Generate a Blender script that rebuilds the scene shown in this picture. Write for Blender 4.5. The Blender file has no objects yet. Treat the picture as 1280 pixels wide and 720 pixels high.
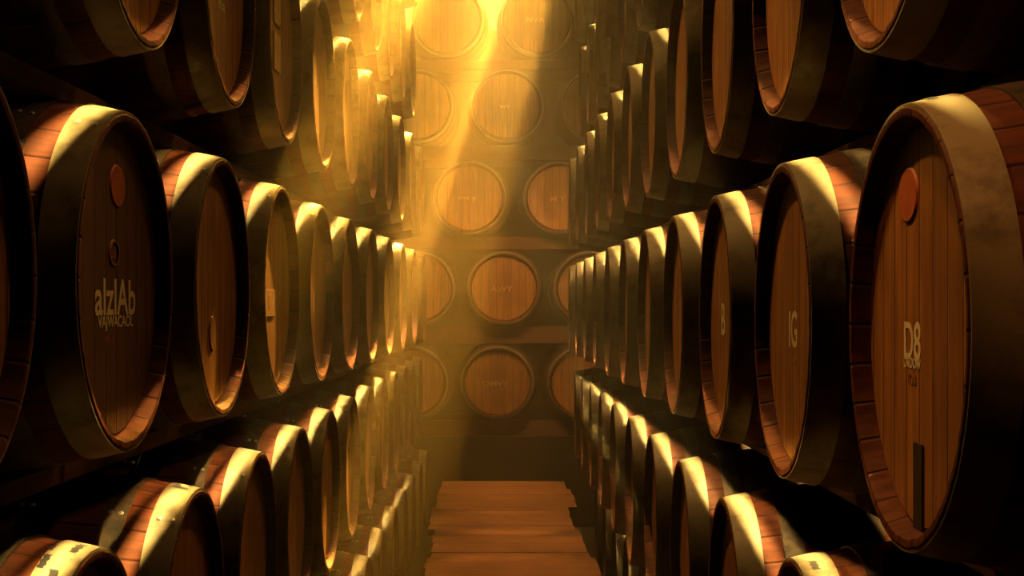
import bpy, bmesh, math, random
from mathutils import Matrix, Vector
random.seed(7)
SC = bpy.context.scene
COL = SC.collection
PI = math.pi
H = 1.86                     # eye height; z values given "rel" are relative to it

# ------------------------------------------------------------------ materials
def newmat(name):
    m = bpy.data.materials.new(name); m.use_nodes = True
    nt = m.node_tree; nt.nodes.clear()
    out = nt.nodes.new('ShaderNodeOutputMaterial')
    b = nt.nodes.new('ShaderNodeBsdfPrincipled')
    nt.links.new(b.outputs[0], out.inputs[0])
    return m, nt, b
def N(nt, t, **kw):
    n = nt.nodes.new(t)
    for k, v in kw.items():
        if k.startswith('i_'):
            key = k[2:]; key = int(key) if key.isdigit() else key.replace('_', ' ')
            n.inputs[key].default_value = v
        else: setattr(n, k, v)
    return n
def ramp(nt, fac, stops):
    r = nt.nodes.new('ShaderNodeValToRGB'); e = r.color_ramp.elements
    while len(e) < len(stops): e.new(0.5)
    for i, (p, c) in enumerate(stops): e[i].position = p; e[i].color = (*c, 1)
    nt.links.new(fac, r.inputs[0]); return r.outputs[0]
def mathn(nt, op, a, b=None):
    n = nt.nodes.new('ShaderNodeMath'); n.operation = op
    for i, v in enumerate((a, b)):
        if v is None: continue
        if hasattr(v, 'links'): nt.links.new(v, n.inputs[i])
        else: n.inputs[i].default_value = v
    return n.outputs[0]
def mul(nt, a, b, fac=1.0):
    n = nt.nodes.new('ShaderNodeMix'); n.data_type = 'RGBA'; n.blend_type = 'MULTIPLY'
    n.inputs[0].default_value = fac
    nt.links.new(a, n.inputs[6]); nt.links.new(b, n.inputs[7]); return n.outputs[2]

def wood(name, dark, light, boards=None, axis='head', rough=.6, vary=.35, coat=0.0):
    """planked wood in object space; boards = board width (m)"""
    m, nt, b = newmat(name)
    tc = nt.nodes.new('ShaderNodeTexCoord')
    sep = nt.nodes.new('ShaderNodeSeparateXYZ'); nt.links.new(tc.outputs['Object'], sep.inputs[0])
    oi = nt.nodes.new('ShaderNodeObjectInfo')
    seed = mathn(nt, 'MULTIPLY', oi.outputs['Random'], 37.0)
    if axis == 'head':   u = sep.outputs['Y']
    elif axis == 'walk': u = sep.outputs['Y']
    elif axis == 'stave':
        zz = mathn(nt, 'SUBTRACT', sep.outputs['Z'], .345)
        u = mathn(nt, 'ARCTAN2', sep.outputs['Y'], zz)
    else: u = sep.outputs['Z']
    ub = mathn(nt, 'DIVIDE', u, boards or .1)
    fl = mathn(nt, 'FLOOR', ub); fr = mathn(nt, 'FRACT', ub)
    wn = N(nt, 'ShaderNodeTexWhiteNoise', noise_dimensions='2D')
    cv = nt.nodes.new('ShaderNodeCombineXYZ'); nt.links.new(fl, cv.inputs[0]); nt.links.new(seed, cv.inputs[1])
    nt.links.new(cv.outputs[0], wn.inputs['Vector'])
    # grain
    mp = nt.nodes.new('ShaderNodeMapping'); nt.links.new(tc.outputs['Object'], mp.inputs[0])
    mp.inputs['Scale'].default_value = {'head': (30, 60, 5), 'stave': (5, 60, 60), 'walk': (4, 45, 30)}.get(axis, (40, 4, 40))
    av = nt.nodes.new('ShaderNodeVectorMath'); av.operation = 'ADD'
    sv = nt.nodes.new('ShaderNodeCombineXYZ'); nt.links.new(seed, sv.inputs[0]); nt.links.new(seed, sv.inputs[1]); nt.links.new(mathn(nt, 'MULTIPLY', fl, 7.3), sv.inputs[2])
    nt.links.new(mp.outputs[0], av.inputs[0]); nt.links.new(sv.outputs[0], av.inputs[1])
    nz = N(nt, 'ShaderNodeTexNoise', i_Scale=1.0, i_Detail=5.0, i_Roughness=.6); nt.links.new(av.outputs[0], nz.inputs['Vector'])
    big = N(nt, 'ShaderNodeTexNoise', i_Scale=3.5, i_Detail=3.0); nt.links.new(tc.outputs['Object'], big.inputs['Vector'])
    c = ramp(nt, nz.outputs['Fac'], [(.28, dark), (.72, light)])
    v1 = ramp(nt, wn.outputs['Value'], [(0, (1 - vary,) * 3), (1, (1, 1, 1))])
    v2 = ramp(nt, big.outputs['Fac'], [(.3, (.6, .55, .5)), (.65, (1, 1, 1))])
    c = mul(nt, mul(nt, c, v1), v2)
    edge = mathn(nt, 'ABSOLUTE', mathn(nt, 'SUBTRACT', fr, .5))
    g = ramp(nt, edge, [(.455, (1, 1, 1)), (.495, (.25, .2, .15))])
    if boards: c = mul(nt, c, g)
    nt.links.new(c, b.inputs['Base Color'])
    b.inputs['Roughness'].default_value = rough
    if coat: b.inputs['Coat Weight'].default_value = coat; b.inputs['Coat Roughness'].default_value = .35
    hsum = mathn(nt, 'ADD', mathn(nt, 'MULTIPLY', nz.outputs['Fac'], .35), mathn(nt, 'MULTIPLY', ramp(nt, edge, [(.44, (1, 1, 1)), (.5, (0, 0, 0))]), 1.0 if boards else 0.0))
    bp = N(nt, 'ShaderNodeBump', i_Strength=.5, i_Distance=.004); nt.links.new(hsum, bp.inputs['Height'])
    nt.links.new(bp.outputs[0], b.inputs['Normal'])
    return m
M = {}
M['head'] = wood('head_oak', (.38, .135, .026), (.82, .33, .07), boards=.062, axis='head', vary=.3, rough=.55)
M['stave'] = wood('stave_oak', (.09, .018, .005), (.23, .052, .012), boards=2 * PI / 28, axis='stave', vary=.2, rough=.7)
for m_ in (M['stave'],): m_.node_tree.nodes['Principled BSDF'].inputs['Specular IOR Level'].default_value = .2
M['rail'] = wood('rack_timber', (.10, .035, .012), (.22, .075, .022), axis='z', vary=.1, rough=.8)
M['walk'] = wood('walkway_pine', (.34, .12, .03), (.62, .25, .065), boards=None, axis='walk', vary=.25, rough=.6)
def plain(name, col, rough=.6, metal=0.0, nscale=0, dark=None, bump=0):
    m, nt, b = newmat(name)
    b.inputs['Roughness'].default_value = rough; b.inputs['Metallic'].default_value = metal
    if nscale:
        tc = nt.nodes.new('ShaderNodeTexCoord'); oi = nt.nodes.new('ShaderNodeObjectInfo')
        av = nt.nodes.new('ShaderNodeVectorMath'); av.operation = 'ADD'
        sc = mathn(nt, 'MULTIPLY', oi.outputs['Random'], 23.0)
        nt.links.new(tc.outputs['Object'], av.inputs[0]); nt.links.new(sc, av.inputs[1])
        nz = N(nt, 'ShaderNodeTexNoise', i_Scale=float(nscale), i_Detail=6.0, i_Roughness=.65); nt.links.new(av.outputs[0], nz.inputs['Vector'])
        nt.links.new(ramp(nt, nz.outputs['Fac'], [(.30, dark or tuple(x * .4 for x in col)), (.52, col)]), b.inputs['Base Color'])
        if bump:
            bp = N(nt, 'ShaderNodeBump', i_Strength=bump, i_Distance=.003); nt.links.new(nz.outputs['Fac'], bp.inputs['Height'])
            nt.links.new(bp.outputs[0], b.inputs['Normal'])
    else: b.inputs['Base Color'].default_value = (*col, 1)
    return m
M['hoop'] = plain('galvanised_hoop', (.33, .255, .15), .45, .12, 11, (.11, .08, .045), .2)
M['hoop'].node_tree.nodes['Principled BSDF'].inputs['Specular IOR Level'].default_value = .25
M['rust'] = plain('rusty_hoop', (.09, .055, .035), .5, .5, 30, (.02, .012, .008), .5)
M['rivet'] = plain('rivet_steel', (.5, .46, .4), .4, .9)
M['chalk'] = plain('cream_paint', (1.0, .82, .5), .7, 0, 60, (.9, .6, .3))
M['faint'] = plain('faded_paint', (.42, .16, .07), .7, 0, 50, (.2, .07, .03))
M['disc'] = plain('orange_seal', (.62, .14, .035), .6, 0, 25, (.45, .09, .025))
M['paper'] = plain('paper_label', (.75, .42, .16), .7, 0, 22, (.45, .2, .06))
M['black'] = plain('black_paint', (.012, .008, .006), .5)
M['stone'] = plain('cellar_wall', (.10, .065, .035), .9, 0, 2.2, (.05, .03, .018), .6)
M['ground'] = plain('dark_ground', (.035, .022, .014), .9, 0, 3, (.02, .012, .008), .4)

# ------------------------------------------------------------------ mesh helpers
def link(name, me, mat, parent=None, smooth=False):
    o = bpy.data.objects.new(name, me); COL.objects.link(o)
    if mat and not me.materials: me.materials.append(mat)
    if smooth:
        for p in me.polygons: p.use_smooth = True
        me.set_sharp_from_angle(angle=math.radians(35))
    o.parent = parent
    return o
def frombm(name, bm):
    bmesh.ops.recalc_face_normals(bm, faces=bm.faces)
    me = bpy.data.meshes.new(name); bm.to_mesh(me); bm.free(); return me
def lathe_x(prof, seg=112, cz=.345, groove=0.0, per=4, closed=False, cap=True):
    """revolve (x, r) profile about the barrel's axis"""
    bm = bmesh.new(); rings = []
    for (x, r) in prof:
        ring = []
        for i in range(seg):
            a = 2 * PI * i / seg
            rr = r - (groove if (groove and i % per == 0) else 0)
            ring.append(bm.verts.new((x, rr * math.sin(a), cz + rr * math.cos(a))))
        rings.append(ring)
    n = len(rings)
    for k in range(n if closed else n - 1):
        A, B = rings[k], rings[(k + 1) % n]
        for i in range(seg):
            j = (i + 1) % seg
            bm.faces.new((A[i], A[j], B[j], B[i]))
    if cap and not closed:
        bm.faces.new(rings[0]); bm.faces.new(rings[-1])
    return bm
def box(bm, x0, x1, y0, y1, z0, z1, bev=0):
    g = bmesh.ops.create_cube(bm, size=1)
    vs = g['verts']
    bmesh.ops.scale(bm, vec=(x1 - x0, y1 - y0, z1 - z0), verts=vs)
    bmesh.ops.translate(bm, vec=((x0 + x1) / 2, (y0 + y1) / 2, (z0 + z1) / 2), verts=vs)
    if bev:
        es = list({e for v in vs for e in v.link_edges})
        bmesh.ops.bevel(bm, geom=es, offset=bev, segments=2, affect='EDGES', profile=.6)
def tag(o, label, cat, group=None, kind=None):
    o['label'] = label; o['category'] = cat
    if group: o['group'] = group
    if kind: o['kind'] = kind
    return o

# ------------------------------------------------------------------ the barrel
HL, RB, RE = .45, .345, .292          # half length, bilge radius, end radius
def R(x): return RB - (RB - RE) * (abs(x) / HL) ** 2
def make_barrel():
    root = bpy.data.objects.new('oak_barrel', None); COL.objects.link(root)
    root.empty_display_size = .1
    cd = .027
    prof = [(-HL + cd + .02, RE - .024), (-HL + cd, RE - .022), (-HL + .001, RE - .013), (-HL, RE - .010), (-HL, RE - .003), (-HL + .004, R(HL - .004))]
    nseg = 18
    for i in range(1, nseg):
        x = -HL + 2 * HL * i / nseg
        prof.append((x, R(x)))
    prof += [(-a, b) for a, b in reversed(prof[:6])]
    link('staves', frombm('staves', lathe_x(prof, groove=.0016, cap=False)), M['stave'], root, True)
    for s in (1, -1):
        hp = [(s * (HL - cd - .022), RE - .0235), (s * (HL - cd - .003), RE - .0235), (s * (HL - cd), RE - .028)]
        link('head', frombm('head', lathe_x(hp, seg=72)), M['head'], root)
    for s in (1, -1):
        for (a, w, th, mt) in ((.002, .056, .0030, 'hoop'), (.104, .044, .0028, 'rust'), (.275, .044, .0028, 'rust')):
            x0, x1 = HL - a, HL - a - w
            lp = [(s * x0, R(x0) - .001), (s * x0, R(x0) + th), (s * (x0 + x1) / 2, R((x0 + x1) / 2) + th), (s * x1, R(x1) + th), (s * x1, R(x1) - .001)]
            bm = lathe_x(lp, seg=96, closed=True)
            h = link('hoop', frombm('hoop', bm), M[mt], root, True)
            bm = bmesh.new()
            for q in range(2):
                x = (x0 + x1) / 2 + (q - .5) * w * .45; a0 = -.55
                r = R(x) + th
                mtx = Matrix.Translation((s * x, r * math.sin(a0), .345 + r * math.cos(a0))) @ Matrix.Scale(.45, 4, (0, math.sin(a0), math.cos(a0)))
                bmesh.ops.create_uvsphere(bm, u_segments=10, v_segments=6, radius=.006, matrix=mtx)
            if s == 1: link('rivet', frombm('rivet', bm), M['rivet'], h, True)
    return root
def copy_tree(o, parent=None):
    c = o.copy(); COL.objects.link(c); c.parent = parent
    for ch in list(o.children): copy_tree(ch, c)
    return c

# lettering and marks on a barrel's head ---------------------------------
HX = HL - .027                        # plane of the recessed head
def text_on(root, s, y, z, size, mat, sx=1.0, name='lettering', label=None, dx=.0):
    cu = bpy.data.curves.new('t', 'FONT'); cu.body = s; cu.size = size; cu.align_x = 'CENTER'; cu.align_y = 'CENTER'
    cu.extrude = .0002; cu.offset = size * .016
    t = bpy.data.objects.new('t', cu); COL.objects.link(t)
    dg = bpy.context.evaluated_depsgraph_get(); dg.update()
    me = bpy.data.meshes.new_from_object(t.evaluated_get(dg)); bpy.data.objects.remove(t)
    me.transform(Matrix(((0, 0, 1, HX + .0005 + dx), (sx, 0, 0, y), (0, 1, 0, .345 + z), (0, 0, 0, 1))))
    me.materials.clear()
    o = link(name, me, M[mat], root)
    if label: o['label'] = label
    return o
def disc_on(root, y, z, ry, rz, mat='disc', name='seal', label=None, ring=False):
    bm = bmesh.new(); n = 40
    a = [bm.verts.new((HX + .0002, y + ry * math.cos(t), .345 + z + rz * math.sin(t))) for t in [2 * PI * i / n for i in range(n)]]
    b = [bm.verts.new((HX + .003, y + ry * .93 * math.cos(t), .345 + z + rz * .93 * math.sin(t))) for t in [2 * PI * i / n for i in range(n)]]
    for i in range(n): bm.faces.new((a[i], a[(i + 1) % n], b[(i + 1) % n], b[i]))
    if ring:
        c = [bm.verts.new((HX + .003, y + ry * .78 * math.cos(t), .345 + z + rz * .78 * math.sin(t))) for t in [2 * PI * i / n for i in range(n)]]
        for i in range(n): bm.faces.new((b[i], b[(i + 1) % n], c[(i + 1) % n], c[i]))
    else: bm.faces.new(b)
    o = link(name, frombm(name, bm), M[mat], root)
    if label: o['label'] = label
    return o
def rect_on(root, y, z, w, h, mat, name, label=None):
    bm = bmesh.new(); box(bm, HX + .0002, HX + .003, y - w / 2, y + w / 2, .345 + z - h / 2, .345 + z + h / 2, .001)
    o = link(name, frombm(name, bm), M[mat], root)
    if label: o['label'] = label
    return o
def stencil(root, marks):
    """dark dashes on the end hoop: (angle from top towards local y, length rad, x offset, width)"""
    hoop = [c for c in root.children if c.name.startswith('hoop')][0]
    bm = bmesh.new()
    for (a0, da, xo, w) in marks:
        n = 8; rows = []
        for i in range(n + 1):
            a = a0 + da * i / n
            rr = []
            wob = .15 * w * math.sin(i * 2.1 + a0 * 9)
            for x in (HL - xo + wob, HL - xo - w + wob):
                r = R(x) + .0040
                rr.append(bm.verts.new((x, r * math.sin(a), .345 + r * math.cos(a))))
            rows.append(rr)
        for i in range(n): bm.faces.new((rows[i][0], rows[i + 1][0], rows[i + 1][1], rows[i][1]))
    me = bpy.data.meshes.new('stencil'); bm.to_mesh(me); bm.free()
    o = link('stencil_mark', me, M['black'], hoop); o['label'] = 'dark stencilled dashes'

proto = make_barrel(); used = [False]
def place(x, y, zc, rz, label, group):
    o = proto if not used[0] else copy_tree(proto)
    used[0] = True
    o.location = (x, y, zc - .345); o.rotation_euler = (0, 0, rz)
    tag(o, label, 'barrel', group)
    return o
SP = [None]
# the pristine tree is copied before any lettering is added to an instance
base = copy_tree(proto)
def place(x, y, zc, rz, label, group):
    o = copy_tree(base)
    o.location = (x, y, zc - .345); o.rotation_euler = (0, 0, rz)
    tag(o, label, 'barrel', group); return o

# rows: side, name of tier, centre height rel, a, b (X = a - b*d), first d, step, last d
ROWS = [
 (-1, 'floor tier',   -1.410, .615, .003, 5.20, .72, 10.5),
 (-1, 'second tier',  -.685,  .660, .005, 2.13, .705, 10.5),
 (-1, 'third tier',    .040,  .695, .0185, 1.62, .73, 9.0),
 (-1, 'fourth tier',   .765,  .690, .0150, 2.45, .735, 9.1),
 (-1, 'fifth tier',   1.490,  .680, .0120, 4.90, .73, 9.1),
 (-1, 'top tier',     2.215,  .680, .0120, 7.90, .73, 9.3),
 (1, 'floor tier',    -1.470, .610, .000, 5.30, .72, 9.6),
 (1, 'second tier',   -.750,  .525, .004, 2.39, .76, 9.7),
 (1, 'third tier',    -.030,  .545, .0105, 1.79, .745, 9.3),
 (1, 'fourth tier',    .685,  .605, .0180, 2.05, .700, 9.2),
 (1, 'fifth tier',    1.405,  .610, .0120, 4.70, .700, 9.4),
 (1, 'top tier',      2.125,  .610, .0120, 7.90, .700, 9.5),
]
ORD = ['first', 'second', 'third', 'fourth', 'fifth', 'sixth', 'seventh', 'eighth', 'ninth', 'tenth', 'eleventh', 'twelfth', 'thirteenth', 'fourteenth', 'fifteenth', 'sixteenth']
SIDE = {-1: 'hazy sunbeam side', 1: 'clear shaded side'}
B = {}
for (s, tier, zr, a, b, d0, st, dend) in ROWS:
    n = 0; d = d0
    while d <= dend:
        X = a - b * d; th = math.atan(b)
        nx, ny = (math.cos(th), -math.sin(th)) if s < 0 else (-math.cos(th), -math.sin(th))
        yaw = math.radians(-2.1 if s > 0 else .8)
        ca, sa = math.cos(yaw), math.sin(yaw); nx, ny = nx * ca - ny * sa, nx * sa + ny * ca
        rz = math.atan2(ny, nx)
        x = s * X - nx * HL; y = d - ny * HL
        lab = 'oak barrel in the %s, %s of aisle, %s from the near end' % (tier, SIDE[s], ORD[n])
        B[(s, tier, n)] = place(x, y, H + zr, rz, lab, 'barrels stacked on the %s, %s' % (SIDE[s], tier))
        n += 1; d += st
# rails (pairs of timber runners under each tier)
for (s, tier, zr, a, b, d0, st, dend) in ROWS:
    prev = {r[1]: r for r in ROWS if r[0] == s}
    tiers = ['floor tier', 'second tier', 'third tier', 'fourth tier', 'fifth tier', 'top tier']
    i = tiers.index(tier)
    y0 = d0 - .32; y1 = dend - ((dend - d0) % st) + .30
    if i: 
        q = prev[tiers[i - 1]]; pz = H + q[2]; y0 = min(y0, q[5] - .3); y1 = max(y1, q[7] - ((q[7] - q[5]) % q[6]) + .30)
        if tier in ('fifth tier', 'top tier', 'second tier'): y0 = d0 - .32 if tier != 'second tier' else y0
    for (off, nm) in ((.215, 'aisle-side'), (.685, 'wall-side')):
        top = H + zr - .3365
        bot = 0.0 if i == 0 else pz + .3460
        if bot > top - .02: bot = top - .02
        bm = bmesh.new()
        for z in (bot, top):
            pass
        vs = []
        for yy in (y0, y1):
            X = a - b * yy
            for xo in (off - .028, off + .028):
                for z in (bot, top):
                    vs.append(bm.verts.new((s * (X + xo), yy, z)))
        for f in ((0, 1, 3, 2), (4, 6, 7, 5), (0, 4, 5, 1), (2, 3, 7, 6), (1, 5, 7, 3), (0, 2, 6, 4)): bm.faces.new([vs[k] for k in f])
        bmesh.ops.bevel(bm, geom=bm.edges[:], offset=.004, segments=1, affect='EDGES')
        o = link('timber_rail', frombm('timber_rail', bm), M['rail'])
        tag(o, '%s dark timber rail under the %s barrels, %s' % (nm, tier, SIDE[s]), 'rail', 'timber rails under the barrel tiers')

# end rack ----------------------------------------------------------------
DE = 11.2
def pxx(px): return (px - 630) / 1680 * DE
ENDR = [
 ('lowest row', -.650, [514, 622, 730, 406], ['left-hand', 'whole middle', 'right-hand', 'far left hidden']),
 ('second row', .140, [523, 630, 738], 0),
 ('third row', .893, [587, 700, 474], 0),
 ('fourth row', 1.660, [634, 747, 521], 0),
 ('fifth row', 2.380, [672, 559, 785], 0),
]
NM = {'lowest row': ['at the sunbeam edge', 'whole in view above the boardwalk', 'half hidden by the shaded stacks'],
      'second row': ['half lost in the sunbeam', 'whole in view at centre', 'half hidden by the shaded stacks'],
      'third row': ['nearer the sunbeam', 'nearer the shaded stacks'],
      'fourth row': ['whole in view at centre', 'half hidden by the shaded stacks', 'lost in the sunbeam'],
      'fifth row': ['under the bright window gap', 'faint inside the sunbeam']}
E = {}
for (row, zr, xs, _) in ENDR:
    for i, lab in enumerate(NM[row]):
        o = place(pxx(xs[i]), DE + HL, H + zr, -PI / 2, 'oak barrel in the %s of the end rack, %s' % (row, lab), 'barrels in the end rack')
        E[(row, i)] = o
zs = [r[1] for r in ENDR]
for i, z in enumerate(zs):
    for (off, nm) in ((.13, 'front'), (.77, 'rear')):
        rr = R(HL - off - .03) if off < .4 else R(off - HL + .0 - .03)
        rr = max(R(HL - off + .03), R(HL - off - .03)) + .001
        top = H + z - rr
        bot = top - .13 if i == 0 else H + zs[i - 1] + rr
        bm = bmesh.new(); box(bm, -1.55, 1.55, DE + off - .03, DE + off + .03, bot, top, .004)
        o = link('rack_beam', frombm('rack_beam', bm), M['rail'])
        tag(o, '%s cross beam carrying the %s of end rack barrels' % (nm, ENDR[i][0]), 'beam', 'cross beams of the end rack')
        if i == 0:
            bm = bmesh.new()
            for k in range(5):
                x = -1.3 + k * .65
                box(bm, x - .05, x + .05, DE + off - .03, DE + off + .03, 0, bot - .0005, .004)
            o2 = link('post', frombm('post', bm), M['rail'], o)
# dark board front under the end rack
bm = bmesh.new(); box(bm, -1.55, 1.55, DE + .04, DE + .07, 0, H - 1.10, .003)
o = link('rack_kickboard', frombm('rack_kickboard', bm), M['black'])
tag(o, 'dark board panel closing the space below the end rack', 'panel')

# lettering ---------------------------------------------------------------
L3, L4, L2 = [lambda n, t=t: B[(-1, t, n)] for t in ('third tier', 'fourth tier', 'second tier')]
R3, R4, R2 = [lambda n, t=t: B[(1, t, n)] for t in ('third tier', 'fourth tier', 'second tier')]
M['dark_head'] = wood('dark_stained_oak', (.10, .03, .008), (.22, .07, .018), boards=.062, axis='head', vary=.3, rough=.55)
b = L3(1)
for h_ in [c for c in b.children if c.name.startswith('head')]:
    h_.data = h_.data.copy(); h_.data.materials.clear(); h_.data.materials.append(M['dark_head']); h_['label'] = 'dark stained barrel head'
b['label'] = 'large dark barrel with pale lettering and orange round seal, sunbeam side'
disc_on(b, .005, .168, .044, .038, label='orange round seal')
disc_on(b, -.015, .05, .030, .024, 'faint', 'emblem', 'faint round emblem', ring=True)
text_on(b, '58', -.015, .05, .030, 'faint', name='emblem_lettering')
text_on(b, 'alzlAb', .0, -.030, .088, 'chalk', sx=1.12, label='cream lettering')
text_on(b, 'VAJWACAOL', .0, -.070, .028, 'chalk', sx=1.25)
text_on(b, 'wa  u', -.04, -.097, .024, 'faint')
b = L3(2); b['label'] = 'barrel with a small pale oval tag low on its head, sunbeam side'
disc_on(b, -.02, -.105, .030, .040, 'faint', 'oval_tag', 'pale oval tag')
b = L3(3); b['label'] = 'barrel with a square pale label on its reddish head, sunbeam side'
rect_on(b, -.08, -.035, .15, .075, 'faint', 'paper_label', 'pale square label'); text_on(b, 'lll', -.09, -.035, .05, 'paper', dx=.003)
b = L3(4); b['label'] = 'barrel with two pale strokes of lettering on its head, sunbeam side'
text_on(b, 'l  l', -.07, -.03, .10, 'chalk')
b = L4(1); b['label'] = 'upper barrel with gold lettering on its lit head, sunbeam side'
text_on(b, 'wJA', .0, -.005, .075, 'chalk'); text_on(b, 'ooa', .0, -.055, .04, 'chalk')
b = L4(2); b['label'] = 'upper barrel with stacked paper labels on its narrow head, sunbeam side'
rect_on(b, -.03, .09, .11, .09, 'paper', 'paper_label', 'upper paper label'); rect_on(b, -.03, -.035, .11, .11, 'paper', 'paper_label', 'lower paper label')
b = R3(0); b['label'] = 'large near barrel marked D8 with orange seal and black slot, shaded side'
disc_on(b, -.05, .180, .048, .038, label='orange round seal with darker edge')
text_on(b, 'D8', -.035, -.022, .072, 'chalk', sx=.95, label='cream lettering')
text_on(b, 'OROOW', -.035, -.050, .020, 'chalk'); text_on(b, 'TOBI', -.035, -.072, .020, 'faint')
rect_on(b, .0, -.212, .042, .115, 'black', 'slot', 'black upright slot')
b = R3(1); b['label'] = 'barrel marked IG with hooked stroke beneath, shaded side of aisle'
text_on(b, 'IG', .0, -.02, .095, 'chalk', sx=.95); text_on(b, '~', .01, -.075, .07, 'faint')
b = R3(2); b['label'] = 'barrel with one blurred orange mark on its head, shaded side'
text_on(b, 'B', -.02, -.01, .11, 'chalk', sx=1.2)
for (k, i, s) in (('lowest row', 1, 'OMVY'), ('second row', 1, 'AWY'), ('third row', 0, 'mv y'), ('third row', 1, 'M Y'), ('fourth row', 0, 'wv'), ('fifth row', 0, 'MVA')):
    text_on(E[(k, i)], s, -.02, -.01 if i else .0, .062, 'paper', sx=1.25)
stencil(L2(0), [(-.62, .28, .022, .013), (-.12, .2, .018, .012), (-.35, .15, .046, .01), (-.15, .10, .052, .008)])
stencil(L2(1), [(-.10, .06, .014, .035), (.02, .12, .014, .010), (-.02, .05, .036, .010)])
stencil(L3(1), [(-.05, .08, .015, .010), (.08, .1, .03, .012), (-.2, .15, .05, .008)])
stencil(R3(0), [(.05, .2, .02, .014), (-.15, .12, .04, .012)])
stencil(R2(0), [(.1, .14, .02, .012), (.35, .16, .03, .010)])
# remove the two templates
for r in (proto, base):
    for c in list(r.children_recursive): bpy.data.objects.remove(c)
    bpy.data.objects.remove(r)

# ------------------------------------------------------------------ boardwalk, shell
bm = bmesh.new(); y = .2; WZ = H - 1.45; k = 0
while y < 11.0:
    w = .158
    rnd = random.random
    sec = int(y / .96)
    lx = -.40 - .024 * max(0, y - 5.2) + .02 * ((sec * 7) % 3) - .012 * rnd(); rx = .45 + .035 * ((sec * 5) % 3) + .012 * rnd()
    if y < 5: lx, rx = max(lx, -.52), min(rx, .44)
    box(bm, lx, rx, y, y + w - .001, WZ - .04 , WZ - .003 * rnd(), .002)
    y += .16; k += 1
root = link('boardwalk', frombm('boardwalk', bm), M['walk'])
tag(root, 'orange-brown plank boardwalk laid crosswise along the aisle floor', 'boardwalk')
for x in (-.34, .30):
    bm = bmesh.new(); box(bm, x - .04, x + .04, .25, 10.95, 0, WZ - .041, .004)
    link('bearer', frombm('bearer', bm), M['rail'], root)
CZ = H + 4.0; YE = 12.3; XW = 1.72
def slab(name, x0, x1, y0, y1, z0, z1, m):
    bm = bmesh.new(); box(bm, x0, x1, y0, y1, z0, z1); o = link(name, frombm(name, bm), M[m]); o['kind'] = 'structure'; return o
slab('floor', -XW - .2, XW + .2, -1.7, YE + .2, -.15, 0, 'ground')
KX0, KX1, KY0, KY1 = -.60, .15, 9.9, 11.4  # opening added in the unseen ceiling to broaden the sun shaft
bm = bmesh.new()
box(bm, -XW - .2, XW + .2, -1.7, KY0, CZ, CZ + .15); box(bm, -XW - .2, XW + .2, KY1, YE + .2, CZ, CZ + .15)
box(bm, -XW - .2, KX0, KY0, KY1, CZ, CZ + .15); box(bm, KX1, XW + .2, KY0, KY1, CZ, CZ + .15)
o = link('ceiling', frombm('ceiling', bm), M['stone']); o['kind'] = 'structure'

slab('wall_left', -XW - .2, -XW, -1.5, YE + .2, 0, CZ, 'stone')
slab('wall_right', XW, XW + .2, -1.5, YE + .2, 0, CZ, 'stone')
slab('wall_back', -XW - .2, XW + .2, -1.7, -1.5, 0, CZ, 'stone')
# end wall with the high window opening
WX0, WX1, WB, WT = -1.10, .62, H + 2.48, H + 3.75
bm = bmesh.new()
box(bm, -XW, WX0, YE, YE + .2, 0, CZ); box(bm, WX1, XW, YE, YE + .2, 0, CZ)
box(bm, WX0, WX1, YE, YE + .2, 0, WB); box(bm, WX0, WX1, YE, YE + .2, WT, CZ)
o = link('wall_end', frombm('wall_end', bm), M['stone']); o['kind'] = 'structure'
bm = bmesh.new()
t = .05
box(bm, WX0, WX1, YE + .08, YE + .13, WB, WB + t); box(bm, WX0, WX1, YE + .08, YE + .13, WT - t, WT)
box(bm, WX0, WX0 + t, YE + .08, YE + .13, WB + t, WT - t); box(bm, WX1 - t, WX1, YE + .08, YE + .13, WB + t, WT - t)
o = link('window_1', frombm('window_1', bm), M['rail']); o['kind'] = 'structure'

# haze --------------------------------------------------------------------
m = bpy.data.materials.new('golden_haze'); m.use_nodes = True; nt = m.node_tree; nt.nodes.clear()
out = nt.nodes.new('ShaderNodeOutputMaterial')
vs = N(nt, 'ShaderNodeVolumeScatter', i_Density=.058, i_Anisotropy=.7); vs.inputs['Color'].default_value = (1, .85, .6, 1)
nt.links.new(vs.outputs[0], out.inputs['Volume'])
bm = bmesh.new(); box(bm, -XW + .01, XW - .01, 3.3, YE - .01, .01, CZ - .01)
o = link('haze', frombm('haze', bm), m); tag(o, 'golden dusty haze filling the far half of the aisle', 'haze', kind='stuff')

# ------------------------------------------------------------------ light
def light(name, typ, loc, target, energy, col, **kw):
    l = bpy.data.lights.new(name, typ); l.energy = energy; l.color = col
    for k, v in kw.items(): setattr(l, k, v)
    o = bpy.data.objects.new(name, l); COL.objects.link(o); o.location = loc
    if target is not None: o.rotation_euler = (Vector(target) - Vector(loc)).to_track_quat('-Z', 'Y').to_euler()
    return o
SUN = Vector((-.115, -1, -.60))
light('sun', 'SUN', (0, 20, 15), Vector((0, 20, 15)) + SUN, 46.0, (1, .44, .045), angle=math.radians(1.3))
AMB = (1, .52, .14)
LE = 36.0
for s_, X_ in ((-1, .42), (1, .42)):  # unseen spots added high across the aisle to brighten the barrel heads
    for i in range(12):
        y = 2.7 + .78 * i
        h = max(2.35, .24 * y + .55)
        e = LE * (h / 2.35) ** 2 * (2.3 if s_ > 0 else (1.0 if i < 1 else .8))
        light('overhead_lamp', 'SPOT', (-s_ * X_, y, H + h), (s_ * .74, y - 1.25, H - .45), e, AMB, spot_size=math.radians(38), spot_blend=.8, shadow_soft_size=.05)
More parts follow.
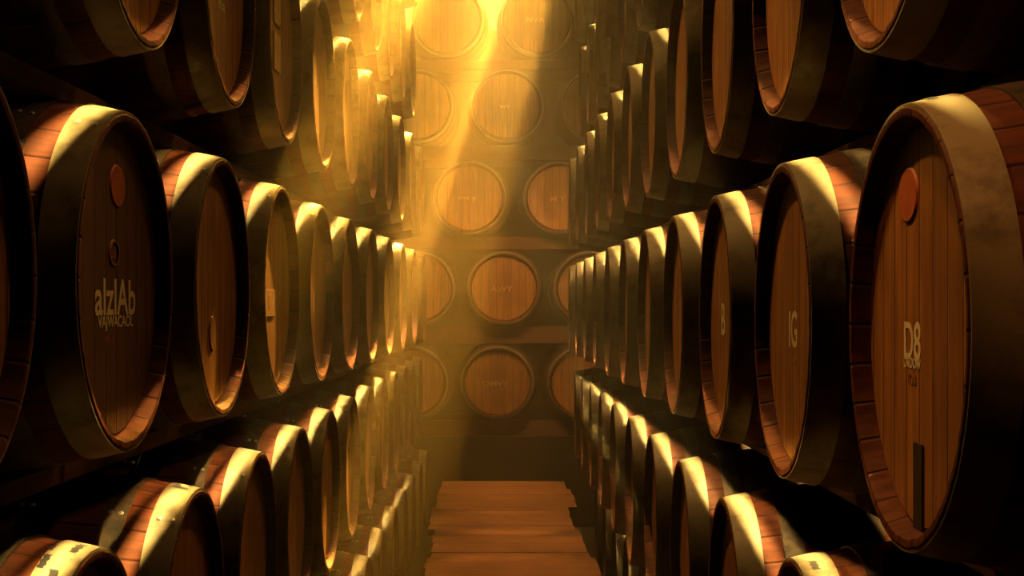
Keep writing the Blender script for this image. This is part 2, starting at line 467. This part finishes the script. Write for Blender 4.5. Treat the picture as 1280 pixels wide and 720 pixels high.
for x in (-.5, .5):  # added fill with no fixture, warms the end rack barrels
    light('end_rack_fill', 'SPOT', (x * .6, 9.6, H + 2.2), (x, DE, H - .3), 200, AMB, spot_size=math.radians(60), spot_blend=.8, shadow_soft_size=.08)

light('near_fill_spot', 'SPOT', (-.1, .8, H + 2.0), (1.0, 1.65, H + .25), 60, (1, .40, .10), spot_size=math.radians(34), spot_blend=.5, shadow_soft_size=.03)  # added out-of-view spot that lifts the nearest barrel's upper body
# added unseen slit spots that brighten hoop tops and lower rims between tiers
TE = 3300.0
def slit(s_, yc, zg, e, X, half=.042, span=.52, dz=2.3, back=.2):
    h = max(zg + dz, .24 * (yc - back) + .40)
    loc = Vector((-s_ * .38, yc - back, H + h)); tgt = Vector((s_ * X, yc, H + zg))
    Dv = tgt - loc; r = Dv.length; Dn = Dv.normalized()
    zax = -Dn; yv = Vector((0, 1, 0)); xax = (yv - zax * yv.dot(zax)).normalized(); yax = zax.cross(xax)
    per = abs(Vector((0, 0, 1)).dot(yax)) * half
    a = math.atan(span / r); k = (per / r) / math.tan(a)
    l = bpy.data.lights.new('rim_slit_fill', 'SPOT'); l.energy = e * r * r; l.color = (1, .70, .21)
    l.spot_size = 2 * a; l.spot_blend = .5; l.shadow_soft_size = .02
    o = bpy.data.objects.new('rim_slit_fill', l); COL.objects.link(o)
    mt = Matrix((xax, yax, zax)).transposed().to_4x4(); mt.translation = loc
    o.matrix_world = mt @ Matrix.Diagonal((1, k, 1, 1))
for (s_, tier, zr, a, b, d0, st, dend) in ROWS:
    if tier == 'top tier': continue
    yc = max(d0, 2.1)
    while yc < 9.0:
        slit(s_, yc, zr + .292 - .005, TE / (18 if tier == 'floor tier' else 6), a - b * yc + .035)
        if tier != 'floor tier': slit(s_, yc + .3, zr - .262, TE / 12, a - b * yc + .014, half=.014)
        yc += .78
light('haze_fill_spot', 'SPOT', (-.15, 8.2, H + 3.6), (-.70, 5.0, H + 1.05), 900, (1, .46, .055), spot_size=math.radians(34), spot_blend=1.0, shadow_soft_size=.25)  # added fill that strengthens the glow in the haze
light('haze_fill_spot', 'SPOT', (-.15, 9.6, H + 3.3), (-.70, 6.8, H - .1), 650, (1, .46, .055), spot_size=math.radians(34), spot_blend=1.0, shadow_soft_size=.25)  # second added haze fill, aimed lower and farther off
for i in range(7):  # narrow spots added overhead only to brighten the boardwalk
    light('boardwalk_fill', 'SPOT', (0, 5.4 + .85 * i, H + 3.4), (0, 5.6 + .85 * i, 0), 520, (1, .50, .14), spot_size=math.radians(14), spot_blend=.5, shadow_soft_size=.05)
w = bpy.data.worlds.new('World'); SC.world = w; w.use_nodes = True
w.node_tree.nodes['Background'].inputs[0].default_value = (1, .58, .10, 1)
w.node_tree.nodes['Background'].inputs[1].default_value = 1.2

# ------------------------------------------------------------------ camera
cam = bpy.data.cameras.new('camera'); co = bpy.data.objects.new('camera', cam); COL.objects.link(co)
co.location = (0, 0, H); co.rotation_euler = (PI / 2, 0, 0)
cam.sensor_width = 36; cam.lens = 36 * 1680 / 1280
cam.shift_x = 10 / 1280; cam.shift_y = 21 / 1280
cam.clip_start = .02; cam.clip_end = 100
SC.camera = co
SC.view_settings.view_transform = 'Standard'; SC.view_settings.look = 'None'
SC.view_settings.gamma = 1; SC.view_settings.exposure = 0; SC.view_settings.use_curve_mapping = False
SC.cycles.use_denoising = True
SC.cycles.volume_bounces = 0
SC.cycles.diffuse_bounces = 0; SC.cycles.glossy_bounces = 1
